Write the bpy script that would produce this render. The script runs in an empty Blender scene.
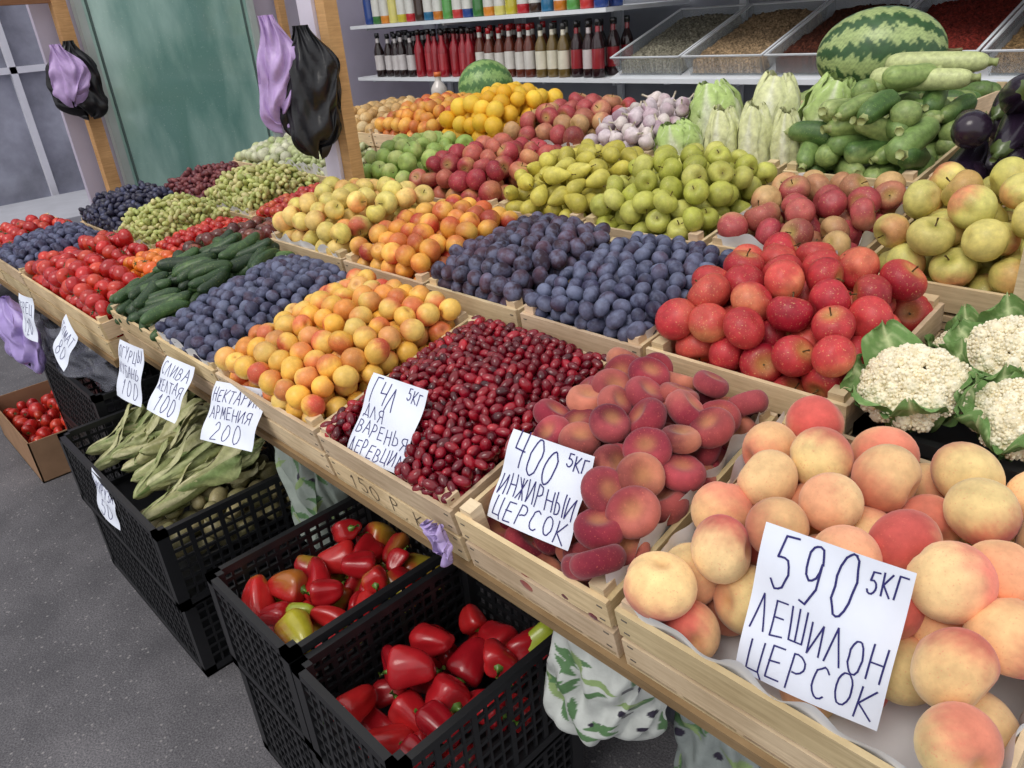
import bpy, math
import numpy as np
from mathutils import Vector, Matrix
rng = np.random.default_rng(11)
PI = math.pi
scene = bpy.context.scene

def lin(c):
    c = np.asarray(c, float) / 255.
    return np.where(c <= .04045, c / 12.92, ((c + .055) / 1.055) ** 2.4)
def sm(a, b, x):
    t = np.clip((x - a) / (b - a + 1e-9), 0, 1)
    return t * t * (3 - 2 * t)

# ------------------------------------------------------------------ materials
def new_mat(name):
    m = bpy.data.materials.new(name); m.use_nodes = True
    nt = m.node_tree
    return m, nt, nt.nodes['Principled BSDF']
def noise_node(nt, scale, detail=4, rough=.55, vec=None):
    n = nt.nodes.new('ShaderNodeTexNoise'); n.inputs['Scale'].default_value = scale
    n.inputs['Detail'].default_value = detail; n.inputs['Roughness'].default_value = rough
    if vec is not None: nt.links.new(vec, n.inputs['Vector'])
    return n
def ramp(nt, src, a, b, ca=(0, 0, 0, 1), cb=(1, 1, 1, 1)):
    r = nt.nodes.new('ShaderNodeValToRGB'); r.color_ramp.elements[0].position = a; r.color_ramp.elements[1].position = b
    r.color_ramp.elements[0].color = ca; r.color_ramp.elements[1].color = cb
    nt.links.new(src, r.inputs[0]); return r
def mix(nt, fac, a, b, mode='MIX'):
    m = nt.nodes.new('ShaderNodeMix'); m.data_type = 'RGBA'; m.blend_type = mode
    for sock, v in ((m.inputs[0], fac), (m.inputs[6], a), (m.inputs[7], b)):
        if hasattr(v, 'is_linked'): nt.links.new(v, sock)
        elif isinstance(v, (int, float)): sock.default_value = v
        else: sock.default_value = tuple(v) + ((1,) if len(v) == 3 else ())
    return m.outputs[2]
def objco(nt):
    t = nt.nodes.new('ShaderNodeTexCoord'); return t.outputs['Object']

def vmat(name, rough=.4, spec=.5, var=.25, vscale=60, bloom=None, bloom_s=25, bloom_amt=.6, speck=None, speck_s=300,
         sheen=0, coat=0, bump=0, bump_s=200):
    m, nt, p = new_mat(name)
    co = objco(nt)
    at = nt.nodes.new('ShaderNodeAttribute'); at.attribute_name = 'Col'
    col = at.outputs['Color']
    n = noise_node(nt, vscale, 5, .6, co)
    r = ramp(nt, n.outputs[0], .3, .7, (1 - var,) * 3 + (1,), (1 + var * .6,) * 3 + (1,))
    col = mix(nt, 1.0, col, r.outputs[0], 'MULTIPLY')
    if bloom is not None:
        n2 = noise_node(nt, bloom_s, 3, .6, co)
        r2 = ramp(nt, n2.outputs[0], .42, .62, (0, 0, 0, 1), (bloom_amt,) * 3 + (1,))
        col = mix(nt, r2.outputs[0], col, tuple(lin(bloom)))
    if speck is not None:
        n3 = noise_node(nt, speck_s, 2, .5, co)
        r3 = ramp(nt, n3.outputs[0], .62, .72, (0, 0, 0, 1), (.4, .4, .4, 1))
        col = mix(nt, r3.outputs[0], col, tuple(lin(speck)))
    nt.links.new(col, p.inputs['Base Color'])
    p.inputs['Roughness'].default_value = rough
    p.inputs['Specular IOR Level'].default_value = spec
    if sheen: p.inputs['Sheen Weight'].default_value = sheen
    if coat: p.inputs['Coat Weight'].default_value = coat; p.inputs['Coat Roughness'].default_value = .12
    if bump:
        nb = noise_node(nt, bump_s, 4, .6, co); b = nt.nodes.new('ShaderNodeBump'); b.inputs['Strength'].default_value = bump
        b.inputs['Distance'].default_value = .003
        nt.links.new(nb.outputs[0], b.inputs['Height']); nt.links.new(b.outputs[0], p.inputs['Normal'])
    return m

M = {}
M['fuzz'] = vmat('peach_skin', .8, .2, .22, 45, sheen=.2, bump=.1, speck=(216, 116, 98), speck_s=420)
M['smooth'] = vmat('nectarine_skin', .4, .42, .22, 60, speck=(240, 200, 120), speck_s=500)
M['apple'] = vmat('apple_skin', .42, .36, .28, 55, speck=(232, 200, 136), speck_s=380)
M['plum'] = vmat('plum_skin', .6, .35, .3, 80, bloom=(126, 134, 164), bloom_s=48, bloom_amt=.5)
M['grape'] = vmat('grape_skin', .4, .45, .2, 60)
M['gloss'] = vmat('glossy_skin', .27, .5, .15, 40, coat=.2)
M['berry'] = vmat('berry_skin', .24, .5, .35, 70, coat=.2)
M['veg'] = vmat('vegetable_skin', .42, .45, .3, 90, speck=(170, 185, 110), speck_s=350)
M['leaf'] = vmat('leaf_surface', .55, .35, .25, 70, bump=.9, bump_s=75)
M['curd'] = vmat('cauliflower_curd', .85, .2, .15, 120, bump=.4, bump_s=500)
M['rind'] = vmat('melon_rind', .35, .45, .25, 60)
M['garlic'] = vmat('garlic_skin', .6, .3, .2, 90)
M['orange'] = vmat('citrus_skin', .45, .45, .12, 60, bump=.3, bump_s=600)
M['bag'] = vmat('plastic_bag_film', .35, .5, .15, 30, bump=.5, bump_s=60)
M['bottle'] = vmat('bottle_glass', .15, .6, .1, 30, coat=.4)
M['spice'] = vmat('dried_goods', .9, .2, .8, 130, bump=1, bump_s=150)
M['paint'] = vmat('painted_parts', .5, .4, .1, 8)

def wood_mat(name, scale=1.0):
    m, nt, p = new_mat(name); co = objco(nt)
    at = nt.nodes.new('ShaderNodeAttribute'); at.attribute_name = 'Col'
    mp = nt.nodes.new('ShaderNodeMapping'); mp.inputs['Scale'].default_value = (9, 9, 130); nt.links.new(co, mp.inputs['Vector'])
    n = noise_node(nt, 1.5 * scale, 6, .65, mp.outputs[0])
    r = ramp(nt, n.outputs[0], .3, .72, (.78, .73, .66, 1), (1.08, 1.05, 1.0, 1))
    n2 = noise_node(nt, 9, 4, .6, co); r2 = ramp(nt, n2.outputs[0], .35, .7, (.82, .79, .75, 1), (1.05, 1.05, 1.05, 1))
    c = mix(nt, 1.0, at.outputs['Color'], r.outputs[0], 'MULTIPLY'); c = mix(nt, 1.0, c, r2.outputs[0], 'MULTIPLY')
    nt.links.new(c, p.inputs['Base Color']); p.inputs['Roughness'].default_value = .8
    p.inputs['Specular IOR Level'].default_value = .2
    b = nt.nodes.new('ShaderNodeBump'); b.inputs['Strength'].default_value = .3; b.inputs['Distance'].default_value = .002
    nt.links.new(n.outputs[0], b.inputs['Height']); nt.links.new(b.outputs[0], p.inputs['Normal'])
    return m
M['wood'] = wood_mat('poplar_slats')
def simple(name, c, rough=.5, spec=.4, metal=0, alpha=1, trans=0, nv=.12, ns=12, bump=0):
    m, nt, p = new_mat(name); co = objco(nt)
    n = noise_node(nt, ns, 5, .6, co); cc = lin(c)
    r = ramp(nt, n.outputs[0], .3, .7, tuple(cc * (1 - nv)) + (1,), tuple(np.minimum(cc * (1 + nv), 1)) + (1,))
    nt.links.new(r.outputs[0], p.inputs['Base Color'])
    p.inputs['Roughness'].default_value = rough; p.inputs['Specular IOR Level'].default_value = spec
    p.inputs['Metallic'].default_value = metal; p.inputs['Alpha'].default_value = alpha
    p.inputs['Transmission Weight'].default_value = trans
    if bump:
        b = nt.nodes.new('ShaderNodeBump'); b.inputs['Strength'].default_value = bump; b.inputs['Distance'].default_value = .004
        nt.links.new(n.outputs[0], b.inputs['Height']); nt.links.new(b.outputs[0], p.inputs['Normal'])
    return m
M['black'] = simple('black_plastic', (26, 27, 30), .42, .5)
M['paper'] = simple('white_card', (226, 232, 246), .8, .2, nv=.04)
M['liner'] = simple('liner_paper', (222, 222, 224), .8, .2, nv=.06)
M['ink'] = simple('blue_marker_ink', (52, 50, 110), .6, .2)
M['stencil'] = simple('stencil_ink', (90, 80, 72), .7, .2)
M['card'] = simple('cardboard', (150, 118, 92), .85, .2)
M['clear'] = simple('clear_plastic', (215, 222, 226), .15, .5, alpha=.16)
M['film'] = simple('grey_film', (120, 122, 134), .25, .5, alpha=.6)
M['shelf'] = simple('white_shelf', (230, 234, 240), .5, .4, nv=.03)
M['wallback'] = simple('back_wall_panel', (158, 162, 172), .7, .3, nv=.1, ns=3)
M['mauve'] = simple('mauve_panel', (192, 184, 202), .55, .4, nv=.06, ns=4)
M['white'] = simple('white_frame', (220, 220, 230), .5, .4, nv=.05)

# ------------------------------------------------------------------ mesh builder
class MB:
    def __init__(s): s.V = []; s.C = []; s.Q = []; s.T = []; s.qm = []; s.tm = []; s.qs = []; s.ts = []; s.n = 0
    def add(s, V, Q=None, T=None, C=(1, 1, 1), mi=0, smooth=True):
        V = np.asarray(V, float).reshape(-1, 3); C = np.asarray(C, float)
        if C.ndim == 1: C = np.tile(C, (len(V), 1))
        s.V.append(V); s.C.append(C)
        if Q is not None and len(Q):
            Q = np.asarray(Q, int); s.Q.append(Q + s.n); s.qm.append(np.full(len(Q), mi)); s.qs.append(np.full(len(Q), smooth))
        if T is not None and len(T):
            T = np.asarray(T, int); s.T.append(T + s.n); s.tm.append(np.full(len(T), mi)); s.ts.append(np.full(len(T), smooth))
        s.n += len(V)
    def build(s, name, mats, parent=None):
        V = np.concatenate(s.V); C = np.concatenate(s.C)
        Q = np.concatenate(s.Q) if s.Q else np.zeros((0, 4), int); T = np.concatenate(s.T) if s.T else np.zeros((0, 3), int)
        mi = np.concatenate(s.qm + s.tm); smo = np.concatenate(s.qs + s.ts)
        c = (V.min(0) + V.max(0)) / 2
        c[2] = V[:, 2].min()
        me = bpy.data.meshes.new(name)
        me.vertices.add(len(V)); me.vertices.foreach_set('co', (V - c).astype(np.float32).ravel())
        li = np.concatenate([Q.ravel(), T.ravel()])
        me.loops.add(len(li)); me.loops.foreach_set('vertex_index', li.astype(np.int32))
        st = np.concatenate([np.arange(len(Q)) * 4, len(Q) * 4 + np.arange(len(T)) * 3])
        me.polygons.add(len(st)); me.polygons.foreach_set('loop_start', st.astype(np.int32))
        me.update(calc_edges=True)
        me.polygons.foreach_set('material_index', mi.astype(np.int32)); me.polygons.foreach_set('use_smooth', smo.astype(bool))
        ca = me.color_attributes.new('Col', 'FLOAT_COLOR', 'POINT')
        ca.data.foreach_set('color', np.concatenate([C, np.ones((len(C), 1))], 1).astype(np.float32).ravel())
        for m in mats: me.materials.append(m)
        me.update()
        ob = bpy.data.objects.new(name, me); ob.location = c
        scene.collection.objects.link(ob)
        if parent: ob.parent = parent
        return ob

BQ = np.array([[0, 3, 2, 1], [4, 5, 6, 7], [0, 1, 5, 4], [1, 2, 6, 5], [2, 3, 7, 6], [3, 0, 4, 7]])
def box(mb, a, b, c=(1, 1, 1), mi=0, f=None):
    x0, y0, z0 = a; x1, y1, z1 = b
    V = np.array([[x0, y0, z0], [x1, y0, z0], [x1, y1, z0], [x0, y1, z0], [x0, y0, z1], [x1, y0, z1], [x1, y1, z1], [x0, y1, z1]], float)
    if f is not None: V = f(V)
    mb.add(V, BQ, None, c, mi, False)
def box_obj(name, a, b, mat, c=(1, 1, 1)):
    mb = MB(); box(mb, a, b, c); return mb.build(name, [mat])
def grid_faces(nu, nv, wrap=False, off=0):
    w = nu if wrap else nu - 1
    j, i = np.meshgrid(np.arange(nv - 1), np.arange(w), indexing='ij'); i2 = (i + 1) % nu
    return np.stack([j * nu + i, (j + 1) * nu + i, (j + 1) * nu + i2, j * nu + i2], -1).reshape(-1, 4) + off
def tube(path, rad, n=8):
    path = np.asarray(path, float); k = len(path); V = []
    for i in range(k):
        d = path[min(i + 1, k - 1)] - path[max(i - 1, 0)]; d /= np.linalg.norm(d) + 1e-9
        a = np.cross(d, [0, 0, 1.]) if abs(d[2]) < .9 else np.cross(d, [1., 0, 0]); a /= np.linalg.norm(a); b = np.cross(d, a)
        th = np.arange(n) * 2 * PI / n
        V.append(path[i] + rad[i] * (np.cos(th)[:, None] * a + np.sin(th)[:, None] * b))
    V.append(path[:1]); V.append(path[-1:]); V = np.concatenate(V)
    Q = grid_faces(n, k, True)
    t0 = [[k * n, (i + 1) % n, i] for i in range(n)]; t1 = [[k * n + 1, (k - 1) * n + i, (k - 1) * n + (i + 1) % n] for i in range(n)]
    return V, Q, np.array(t0 + t1)
def sph(nu, nv, fn):
    ph = (np.arange(nv) + 1) * PI / (nv + 1); th = np.arange(nu) * 2 * PI / nu
    P, T = np.meshgrid(ph, th, indexing='ij'); P = np.concatenate([P.ravel(), [1e-5, PI - 1e-5]]); T = np.concatenate([T.ravel(), [0, 0]])
    V = np.stack(fn(P, T), -1); Q = grid_faces(nu, nv, True); a = nu * nv
    tr = [[a, i, (i + 1) % nu] for i in range(nu)] + [[a + 1, (nv - 1) * nu + (i + 1) % nu, (nv - 1) * nu + i] for i in range(nu)]
    return V, Q, np.array(tr), P, T
def proto(nu, nv, fn, stems=()):
    V, Q, T, P, Th = sph(nu, nv, fn); part = np.zeros(len(V))
    for path, rad in stems:
        v, q, t = tube(path, rad, 6); n = len(V)
        V = np.concatenate([V, v]); Q = np.concatenate([Q, q + n]); T = np.concatenate([T, t + n])
        part = np.concatenate([part, np.ones(len(v))]); P = np.concatenate([P, np.zeros(len(v))]); Th = np.concatenate([Th, np.zeros(len(v))])
    return dict(V=V, Q=Q, T=T, part=part, phi=P, th=Th)
S, Cc, E = np.sin, np.cos, np.exp
def ang(t): return np.abs((t + PI) % (2 * PI) - PI)
def mk(kind, q=1.0):
    nu, nv = max(8, int(24 * q)), max(6, int(16 * q))
    if kind == 'apple':
        def f(p, t):
            r = S(p) * (1 + .07 * Cc(p)) * (1 + .02 * Cc(5 * t) * sm(1.5, 3, p)); z = .9 * Cc(p) - .3 * E(-(p / .42) ** 2) + .16 * E(-((PI - p) / .35) ** 2)
            return r * Cc(t), r * S(t), z
        return proto(nu, nv, f, [([(0, 0, .5), (.03, 0, .8), (.1, 0, 1.0)], [.045, .035, .05])])
    if kind == 'peach':
        def f(p, t):
            g = E(-(ang(t) / .22) ** 2) * S(p)
            r = S(p) * (1 - .08 * g); z = .94 * Cc(p) - .24 * E(-(p / .33) ** 2) - .05 * E(-((PI - p) / .2) ** 2)
            return r * Cc(t), r * S(t), z
        return proto(nu, nv, f)
    if kind == 'flat':
        def f(p, t):
            g = E(-(ang(t) / .2) ** 2)
            r = S(p) ** .8 * (1 - .05 * g) * 1.08; z = .72 * Cc(p) - .36 * E(-(p / .5) ** 2) + .25 * E(-((PI - p) / .4) ** 2)
            return r * Cc(t), r * S(t), z
        return proto(nu, nv, f)
    if kind == 'plum':
        def f(p, t):
            g = E(-(ang(t) / .2) ** 2) * S(p); r = S(p) * (1 - .05 * g) * .9
            return r * Cc(t), r * S(t), 1.14 * Cc(p) - .1 * E(-(p / .25) ** 2)
        return proto(nu, nv, f)
    if kind == 'ball': return proto(nu, nv, lambda p, t: (S(p) * Cc(t), S(p) * S(t), Cc(p)))
    if kind == 'orange':
        return proto(nu, nv, lambda p, t: (S(p) * Cc(t), S(p) * S(t), .95 * Cc(p) - .06 * E(-(p / .2) ** 2)))
    if kind == 'oval': return proto(nu, nv, lambda p, t: (.8 * S(p) * Cc(t), .8 * S(p) * S(t), 1.25 * Cc(p)))
    if kind == 'tomato':
        def f(p, t):
            k = 1 + .035 * Cc(5 * t) * E(-((p - .6) / .8) ** 2); r = S(p) * k
            return r * Cc(t), r * S(t), .85 * Cc(p) - .2 * E(-(p / .35) ** 2)
        st = [([(0, 0, .6), (.02, 0, .85)], [.05, .04])] + [([(0, 0, .66), (.2 * math.cos(a), .2 * math.sin(a), .74), (.42 * math.cos(a), .42 * math.sin(a), .76)], [.05, .05, .01]) for a in np.arange(5) * 1.2566]
        return proto(nu, nv, f, st)
    if kind == 'pear':
        def f(p, t):
            c = Cc(p); r = S(p) * (.74 - .36 * c + .08 * c * c * c); return r * Cc(t), r * S(t), 1.25 * c - .05 * E(-(p / .2) ** 2)
        return proto(nu, nv, f, [([(0, 0, 1.15), (.05, 0, 1.4), (.15, 0, 1.6)], [.05, .035, .05])])
    if kind == 'pepper':
        def f(p, t):
            c = Cc(p); b = np.sqrt(np.clip(1 - np.abs(c) ** 3.2, 0, 1)); r = b * (.8 + .26 * c) * (1 + .1 * Cc(3 * t) + .05 * Cc(5 * t + 1) + .04 * S(3 * c + 2 * t))
            z = 1.35 * c - .28 * E(-(p / .45) ** 2) + .12 * E(-((PI - p) / .35) ** 2); return r * Cc(t) + .18 * c * c, r * S(t), z
        return proto(nu, nv, f, [([(.14, 0, 1.0), (.18, 0, 1.12), (.18, 0, 1.2), (.26, 0, 1.45), (.4, 0, 1.7)], [.3, .24, .12, .09, .13])])
    if kind == 'cuke':
        def f(p, t):
            c = Cc(p); r = np.sqrt(np.clip(1 - np.abs(c) ** 5, 0, 1)) * (1 + .05 * S(7 * t + 9 * c)); z = 4.0 * c
            return r * Cc(t) + .5 * c * c, r * S(t), z
        return proto(14, 16, f)
    if kind == 'zuke':
        def f(p, t):
            c = Cc(p); r = np.sqrt(np.clip(1 - np.abs(c) ** 6, 0, 1)) * (1 - .14 * c) * (1 + .03 * Cc(6 * t)); return r * Cc(t) + .2 * c * c, r * S(t), 2.5 * c
        return proto(18, 16, f, [([(.2, 0, 2.3), (.22, 0, 2.65), (.3, 0, 3.0)], [.45, .32, .38])])
    if kind == 'marrow':
        def f(p, t):
            c = Cc(p); r = np.sqrt(np.clip(1 - np.abs(c) ** 8, 0, 1)) * (1 - .1 * c); return r * Cc(t) + .2 * c * c, r * S(t), 4.6 * c
        return proto(18, 20, f, [([(.2, 0, 4.4), (.22, 0, 4.8), (.3, 0, 5.2)], [.45, .32, .38])])
    if kind == 'egg':
        def f(p, t):
            c = Cc(p); r = np.sqrt(np.clip(1 - np.abs(c) ** 3, 0, 1)) * (.85 - .28 * c); return r * Cc(t) + .25 * c * c, r * S(t), 2.0 * c
        return proto(20, 16, f, [([(.2, 0, 1.45), (.24, 0, 1.9), (.25, 0, 2.05), (.3, 0, 2.6)], [.56, .4, .16, .18])])
    if kind == 'garlic':
        def f(p, t):
            c = Cc(p); r = S(p) * (1 + .09 * np.abs(Cc(3.5 * t))) ; nk = E(-(p / .3) ** 2); return r * Cc(t), r * S(t), .8 * c + .6 * nk
        return proto(20, 14, f, [([(0, 0, 1.1), (.05, 0, 1.6), (.15, 0, 2.1)], [.16, .12, .14])])
PCACHE = {}
def getp(kind, q):
    if (kind, q) not in PCACHE: PCACHE[(kind, q)] = mk(kind, q)
    return PCACHE[(kind, q)]

def rots(n, mode, az=None, spread=.4, tilt=.25):
    if mode == 'any':
        a = rng.normal(size=(n, 3))
    elif mode == 'up':
        a = np.stack([rng.normal(0, spread, n), rng.normal(0, spread, n), np.ones(n)], 1)
    else:
        t = (rng.uniform(0, 2 * PI, n) if az is None else az + rng.normal(0, spread, n) + PI * rng.integers(0, 2, n))
        a = np.stack([np.cos(t), np.sin(t), rng.normal(0, tilt, n)], 1)
    a /= np.linalg.norm(a, axis=1, keepdims=True)
    x = np.cross(a, rng.normal(size=(n, 3))); x /= np.linalg.norm(x, axis=1, keepdims=True); y = np.cross(a, x)
    return np.stack([x, y, a], 2)

def paint(pr, N, pal):
    V = pr['V']; L = V / (np.linalg.norm(V, axis=1, keepdims=True) + 1e-9); n = len(V)
    base = lin(pal['base']); bl = lin(pal.get('blush', pal['base'])); w = pal.get('w')
    i1 = rng.choice(len(base), N, p=w); i2 = rng.choice(len(base), N, p=w) if w is None else i1; k = rng.uniform(0, 1, (N, 1))
    b = base[i1] * (1 - k) + base[i2] * k
    j1 = rng.integers(0, len(bl), N)
    bb = bl[j1]
    ax = rng.normal(size=(N, 3)); ax[:, 2] *= .5; ax /= np.linalg.norm(ax, axis=1, keepdims=True)
    d = ax @ L.T
    wob = .12 * S(9 * L[:, 0] + 3) * S(8 * L[:, 1]) + .08 * S(17 * L[:, 2] + 11 * L[:, 0])
    t = sm(pal.get('lo', 0), pal.get('hi', .8), d + wob[None]) * rng.uniform(pal.get('smin', .3), pal.get('smax', 1), (N, 1))
    C = b[:, None] * (1 - t[..., None]) + bb[:, None] * t[..., None]
    C *= np.clip(rng.normal(1, pal.get('var', .1), (N, 1, 1)), .5, 1.4)
    if 'pit' in pal:
        pt = np.exp(-(pr['phi'] / pal.get('pitw', .4)) ** 2) * pal.get('pita', .7)
        C = C * (1 - pt[None, :, None]) + lin(pal['pit']) * pt[None, :, None]
    if 'stripe' in pal:
        s = (.5 + .5 * np.sign(S(8 * pr['th']) - .2)) * .35; C = C * (1 - s[None, :, None]) + lin(pal['stripe']) * s[None, :, None]
    ms = pr['part'] > 0
    C[:, ms] = lin(pal.get('stem', (90, 70, 40)))
    return C
def instance(mb, pr, P, R, sc, C, sxy=.05):
    N = len(P); V = pr['V']; n = len(V)
    s = np.asarray(sc).reshape(-1, 1, 1) * (1 + np.clip(rng.normal(0, sxy, (N, 1, 3)), -2 * sxy, 2 * sxy))
    W = np.einsum('nij,nkj->nki', R, V[None] * s) + P[:, None]
    off = (np.arange(N) * n)[:, None, None]
    mb.add(W.reshape(-1, 3), (pr['Q'][None] + off).reshape(-1, 4), (pr['T'][None] + off).reshape(-1, 3), C.reshape(-1, 3))

# ------------------------------------------------------------------ crates
class Crate:
    def __init__(s, x0, x1, y0, y1, zf, zb, h=.105):
        s.x0, s.y0, s.zf, s.h = x0, y0, zf, h; s.W = x1 - x0; s.D = math.hypot(y1 - y0, zb - zf); s.a = math.atan2(zb - zf, y1 - y0)
        c, n = math.cos(s.a), math.sin(s.a); s.R = np.array([[1, 0, 0], [0, c, -n], [0, n, c]]); s.o = np.array([x0, y0, zf])
    def f(s, V): return np.asarray(V) @ s.R.T + s.o
TONE = (226, 208, 178)
def wooden_crate(cr, tone=TONE, label=None):
    mb = MB(); W, D, h = cr.W, cr.D, cr.h; g = .003; t = .007
    def b(a, c2, k=1.0):
        c = lin(tone) * rng.uniform(.8, 1.12) * np.array([1, rng.uniform(.95, 1.02), rng.uniform(.88, 1.05)]); box(mb, a, c2, c, f=cr.f)
    ph = (h - .014) / 2
    for yy in ((g, g + t), (D - g - t, D - g)):
        j = rng.uniform(-.003, .002)
        b((g, yy[0], -ph + j), (W - g, yy[1], 0 + j)); b((g, yy[0], -h + .004), (W - g, yy[1], -h + .004 + ph))
    for xx in ((g, g + t), (W - g - t, W - g)):
        j = rng.uniform(-.004, 0)
        b((xx[0], g + t, -ph + j), (xx[1], D - g - t, j)); b((xx[0], g + t, -h + .004), (xx[1], D - g - t, -h + .004 + ph))
    e = .022
    for xx in (g + t, W - g - t - e):
        for yy in (g + t, D - g - t - e):
            b((xx, yy, -h + .004), (xx + e, yy + e, .012))
    for yy in (g, D - g - .03): b((g, yy, -h), (W - g, yy + .03, -h + .004))
    n = 5
    for i in range(n):
        w = (W - 2 * g) / n; b((g + i * w + .004, g, -h + .004), (g + (i + 1) * w - .004, D - g, -h + .008))
    for xx in (g + .012, W - g - .012):      # staples / nails on the front slats
        for zz in (-.012, -.036, -.062, -.088): box(mb, (xx - .004, g - .0008, zz - .001), (xx + .004, g, zz + .001), lin((110, 105, 100)), f=cr.f)
    if label:
        for (p, q) in strokes(label, g + .05, W - .06, -h + .012, -h + .012 + ph * .7):
            seg_ribbon(mb, np.array(p), np.array(q), .002, lambda s, t2: cr.f(np.stack([s, np.full_like(s, g - .0008), t2], -1)), 1)
    return mb.build('wooden_crate', [M['wood'], M['stencil']])

# ------------------------------------------------------------------ stroke lettering
def arc(cx, cy, rx, ry, a0, a1, n=12): return [(cx + rx * math.cos(math.radians(a0 + (a1 - a0) * i / n)), cy + ry * math.sin(math.radians(a0 + (a1 - a0) * i / n))) for i in range(n + 1)]
G = {
 '0': [arc(.5, .5, .38, .5, 70, 430, 18)], '1': [[(.3, .75), (.55, 1), (.5, 0)]], '2': [arc(.5, .7, .32, .3, 160, -20, 8) + [(.1, 0), (.9, .05)]],
 '3': [arc(.45, .75, .3, .25, 150, -80, 8) + arc(.45, .27, .36, .27, 80, -150, 8)], '4': [[(.2, 1), (.15, .5), (.9, .48)], [(.8, 1), (.75, 0)]],
 '5': [[(.9, 1), (.3, .98), (.22, .58)] + arc(.45, .32, .4, .3, 110, -150, 10)], '6': [[(.8, 1), (.3, .6)] + arc(.5, .3, .34, .3, 150, 510, 14)],
 '7': [[(.1, 1), (.9, 1), (.4, 0)]], '8': [arc(.5, .75, .28, .25, 0, 360), arc(.5, .25, .36, .25, 0, 360)], '9': [arc(.45, .7, .33, .28, 0, 360, 14) + [(.8, .3), (.5, 0), (.2, .05)]],
 'А': [[(0, 0), (.5, 1), (1, 0)], [(.2, .4), (.8, .4)]], 'Б': [[(.9, 1), (.1, 1), (.1, 0)] + arc(.4, .28, .45, .28, -90, 90, 8)], 'В': [[(.1, 0), (.1, 1)] + arc(.35, .76, .35, .24, 90, -90, 8) + arc(.35, .27, .5, .27, 90, -100, 8)],
 'Г': [[(.1, 0), (.15, 1), (.9, 1)]], 'Д': [[(0, -.15), (.05, .05), (.95, .05), (1, -.15)], [(.2, .05), (.5, 1), (.85, .05)]], 'Е': [[(.9, 1), (.15, .97), (.1, 0), (.9, .03)], [(.1, .52), (.75, .55)]],
 'Ж': [[(0, 1), (.5, .5), (1, 1)], [(0, 0), (.5, .5), (1, 0)], [(.5, 0), (.5, 1)]], 'З': [arc(.45, .75, .35, .25, 150, -80, 8) + arc(.45, .27, .4, .27, 80, -150, 8)],
 'И': [[(.1, 1), (.1, 0), (.85, 1), (.9, 0)]], 'К': [[(.1, 0), (.12, 1)], [(.9, 1), (.15, .45), (.95, 0)]], 'Л': [[(0, 0), (.4, 1), (.9, 0)]], 'М': [[(0, 0), (.15, 1), (.5, .3), (.85, 1), (1, 0)]],
 'Н': [[(.1, 0), (.1, 1)], [(.9, 0), (.9, 1)], [(.1, .5), (.9, .53)]], 'О': [arc(.5, .5, .4, .48, 0, 360, 16)], 'П': [[(.1, 0), (.1, 1), (.9, 1), (.9, 0)]], 'Р': [[(.1, -.05), (.12, 1)] + arc(.3, .73, .5, .27, 90, -95, 8)],
 'С': [arc(.55, .5, .42, .5, 50, 310, 12)], 'Т': [[(0, 1), (1, 1)], [(.5, 1), (.5, 0)]], 'У': [[(.1, 1), (.5, .5)], [(.9, 1), (.3, 0)]], 'Ц': [[(.1, 1), (.1, 0), (.85, 0), (.85, 1)], [(.85, 0), (.98, -.18)]],
 'Ш': [[(0, 1), (.05, 0), (.95, 0), (1, 1)], [(.5, 0), (.5, 1)]], 'Ч': [[(.1, 1), (.15, .5), (.85, .5)], [(.88, 1), (.85, 0)]], 'Я': [[(.9, 0), (.9, 1)] + arc(.6, .75, .45, .25, 90, 270, 8) + [(.9, .5)], [(.5, .5), (.1, 0)]],
 'Ы': [[(.05, 1), (.05, 0)] + arc(.2, .28, .35, .28, -90, 90, 8), [(.95, 0), (.95, 1)]], 'Ь': [[(.1, 1), (.1, 0)] + arc(.35, .28, .45, .28, -90, 90, 8)], '.': [[(.1, 0), (.2, .05)]], ' ': []}
def strokes(text, x0, x1, z0, z1):
    out = []; n = len(text); w = (x1 - x0) / n; H_ = z1 - z0
    for i, ch in enumerate(text):
        jz = rng.normal(0, .06) * H_; sl = rng.normal(.12, .08); sx = rng.uniform(.72, .86); sy = rng.uniform(.9, 1.08)
        for pl in G.get(ch, []):
            pts = [(x0 + (i + .06 + sx * px + sl * (py - .5) * .5) * w + rng.normal(0, .015) * w, z0 + jz + (py * sy + rng.normal(0, .012)) * H_) for px, py in pl]
            out += list(zip(pts[:-1], pts[1:]))
    return out
def seg_ribbon(mb, p, q, w, fn, mi):
    d = q - p; L = np.linalg.norm(d) + 1e-9; d /= L; n = np.array([-d[1], d[0]]) * w / 2; p = p - d * w * .3; q = q + d * w * .3
    k = max(1, int(L / .004)); t = np.linspace(0, 1, k + 1)[:, None]; c = p * (1 - t) + q * t
    pts = np.concatenate([c + n, c - n]); F = [[i, k + 1 + i, k + 2 + i, i + 1] for i in range(k)]
    mb.add(fn(pts[:, 0], pts[:, 1]), F, None, (1, 1, 1), mi, False)
CARDS = []
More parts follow.
